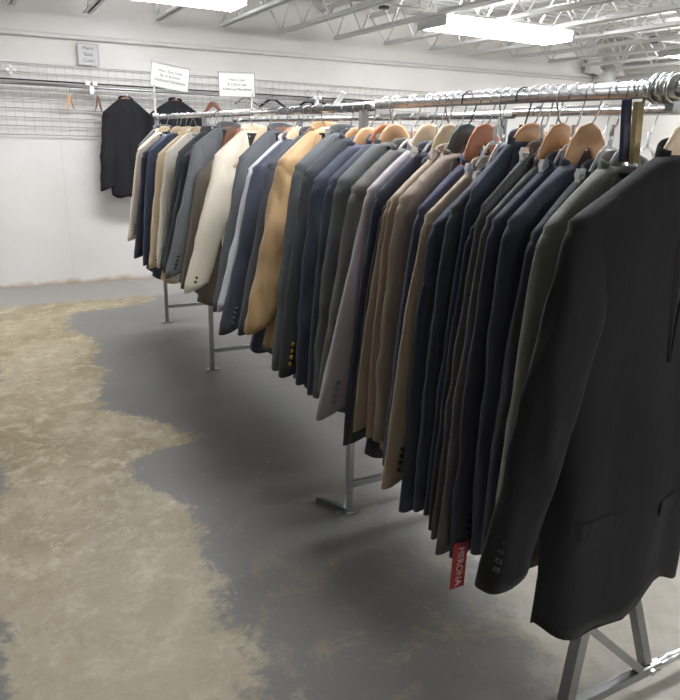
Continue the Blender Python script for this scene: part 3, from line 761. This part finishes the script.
# ---------------------------------------------------------------- wall rod: coats and hangers
cf = fabric('#1c1d22', 'plain')
for k, (x, rz, lab, zz) in enumerate([(1.25, .12, 'black coat on the wall rod, left of the two, its sleeves hanging free', 0), (1.72, .12, 'black coat on the wall rod, right of the two, half behind the rack', .01)]):
    jacket('coat', (x, 6.80, 0), .235 if k == 0 else .27, 1.65+zz, .30, .955, .87, cf, lab, 'coat', 'black coats on the wall rod', .055, .05, rz=rz, amp=.008, seed=60+k, neck_h=.125, hood=True, ncuff=0, cut=.02, rcdx=.24, whem=.19)
    hanger((x, 6.80, 0), 1.86, .24, 1.655+zz, 1.775+zz, 'brown', 'brown wooden hanger holding the %s black coat' % ('left' if not k else 'right'), 'hangers on the wall rod', rz=rz, rr=.013)
for k, (x, kd, lab) in enumerate([(.755, 'wood', 'empty wooden hanger on the wall rod, furthest left'), (1.0, 'brown', 'empty brown hanger on the wall rod beside the white bracket'), (2.1, 'brown', 'empty brown hanger on the wall rod left of the rear price sign'),
        (2.5, 'black', 'empty black hanger on the wall rod right of the rear price sign'), (2.80, 'navy', 'empty dark blue hanger on the wall rod, most visible of the blue ones'), (3.22, 'navy', 'empty dark blue hanger on the wall rod, right-hand blue one'), (3.36, 'teal', 'empty green-grey hanger on the wall rod, rightmost')]):
    on_grid = k > 2
    hanger((x, 6.80 if not on_grid else 6.955, 0), 1.86 if not on_grid else 1.966, .19, 1.68 if not on_grid else 1.79, 1.76 if not on_grid else 1.87, kd, lab.replace('wall rod', 'wall grid') if on_grid else lab, 'empty hangers on the back wall', rz=PI/2+(-.35 if k < 2 else .9), rr=.013 if not on_grid else .0042)

# ---------------------------------------------------------------- price signs on the racks
def price_sign(loc, w, h, tilt, rz, lines, label, postx, posth, size):
    r = empty('price_sign', loc, label, 'sign', 'white price signs on the rack rails', rz)
    s = bpy.data.objects.new('sign_holder', None)
    bpy.data.objects.remove(s)
    def rot(x, z): return (x*math.cos(tilt)+z*math.sin(tilt), z*math.cos(tilt)-x*math.sin(tilt))
    c = (postx*-1, posth+h/2)
    def board(x0, z0, x1, z1, y0, y1, mb):
        P = [rot(a, b) for a, b in ((x0, z0), (x1, z0), (x1, z1), (x0, z1))]
        v = [(c[0]+p[0], y0, c[1]+p[1]) for p in P]+[(c[0]+p[0], y1, c[1]+p[1]) for p in P]
        mb.add(v, [(0, 1, 2, 3), (7, 6, 5, 4), (0, 4, 5, 1), (1, 5, 6, 2), (2, 6, 7, 3), (3, 7, 4, 0)])
    m = MB(); board(-w/2, -h/2, w/2, h/2, -.0008, .0008, m); m.build('card', M['paper'], r)
    m = MB()
    for a in ((-w/2-.004, -h/2-.004, w/2+.004, -h/2), (-w/2-.004, h/2, w/2+.004, h/2+.004), (-w/2-.004, -h/2, -w/2, h/2), (w/2, -h/2, w/2+.004, h/2)): board(*a, -.004, .004, m)
    m.build('frame', M['steel'], r)
    m = MB(); m.bar((0, .004, 0), (0, .004, posth+.03), .006, .006); m.build('stem', M['whiteplastic'], r)
    m = MB(); m.box(-.02, -.02, -.012, .02, .02, .012); m.build('clip', M['whiteplastic'], r, bevel=.004)
    text_obj('lettering', lines, size, M['ink'], r, (c[0], -.003, c[1]), (PI/2, tilt, 0))
price_sign((1.165, 5.2, RZ+.012), .275, .165, .125, 0, "Men's Suit Coats\n$6.25 & lower\nAdditional Markdown", 'white price sign tilted on a stem at the far end of the front rail', -.12, .185, .026)
price_sign((1.85, 5.0, RZ+.012), .275, .165, -.03, 0, "Men's Coat\n$12.50 or less\nAdditional Markdown", 'white framed price sign standing straight on the rear rail', .12, .15, .026)
o = MB(); o.bar((RX-.006, 2.30, RZ+.005), (RX+.015, 2.27, RZ+.055), .004, .009); tag(o.build('rail_clip', M['whiteplastic']), 'small slanted white plastic clip on the front rail by the rack post', 'clip')

# ---------------------------------------------------------------- colour management
w = bpy.data.worlds.new('world'); SC.world = w; w.use_nodes = True
w.node_tree.nodes['Background'].inputs[0].default_value = (.8, .85, .9, 1); w.node_tree.nodes['Background'].inputs[1].default_value = .1
vs = SC.view_settings; vs.view_transform = 'Standard'; vs.look = 'None'; vs.gamma = 1; vs.exposure = 1.15; vs.use_curve_mapping = False
SC.cycles.use_denoising = True
SC.cycles.max_bounces = 8; SC.cycles.diffuse_bounces = 5
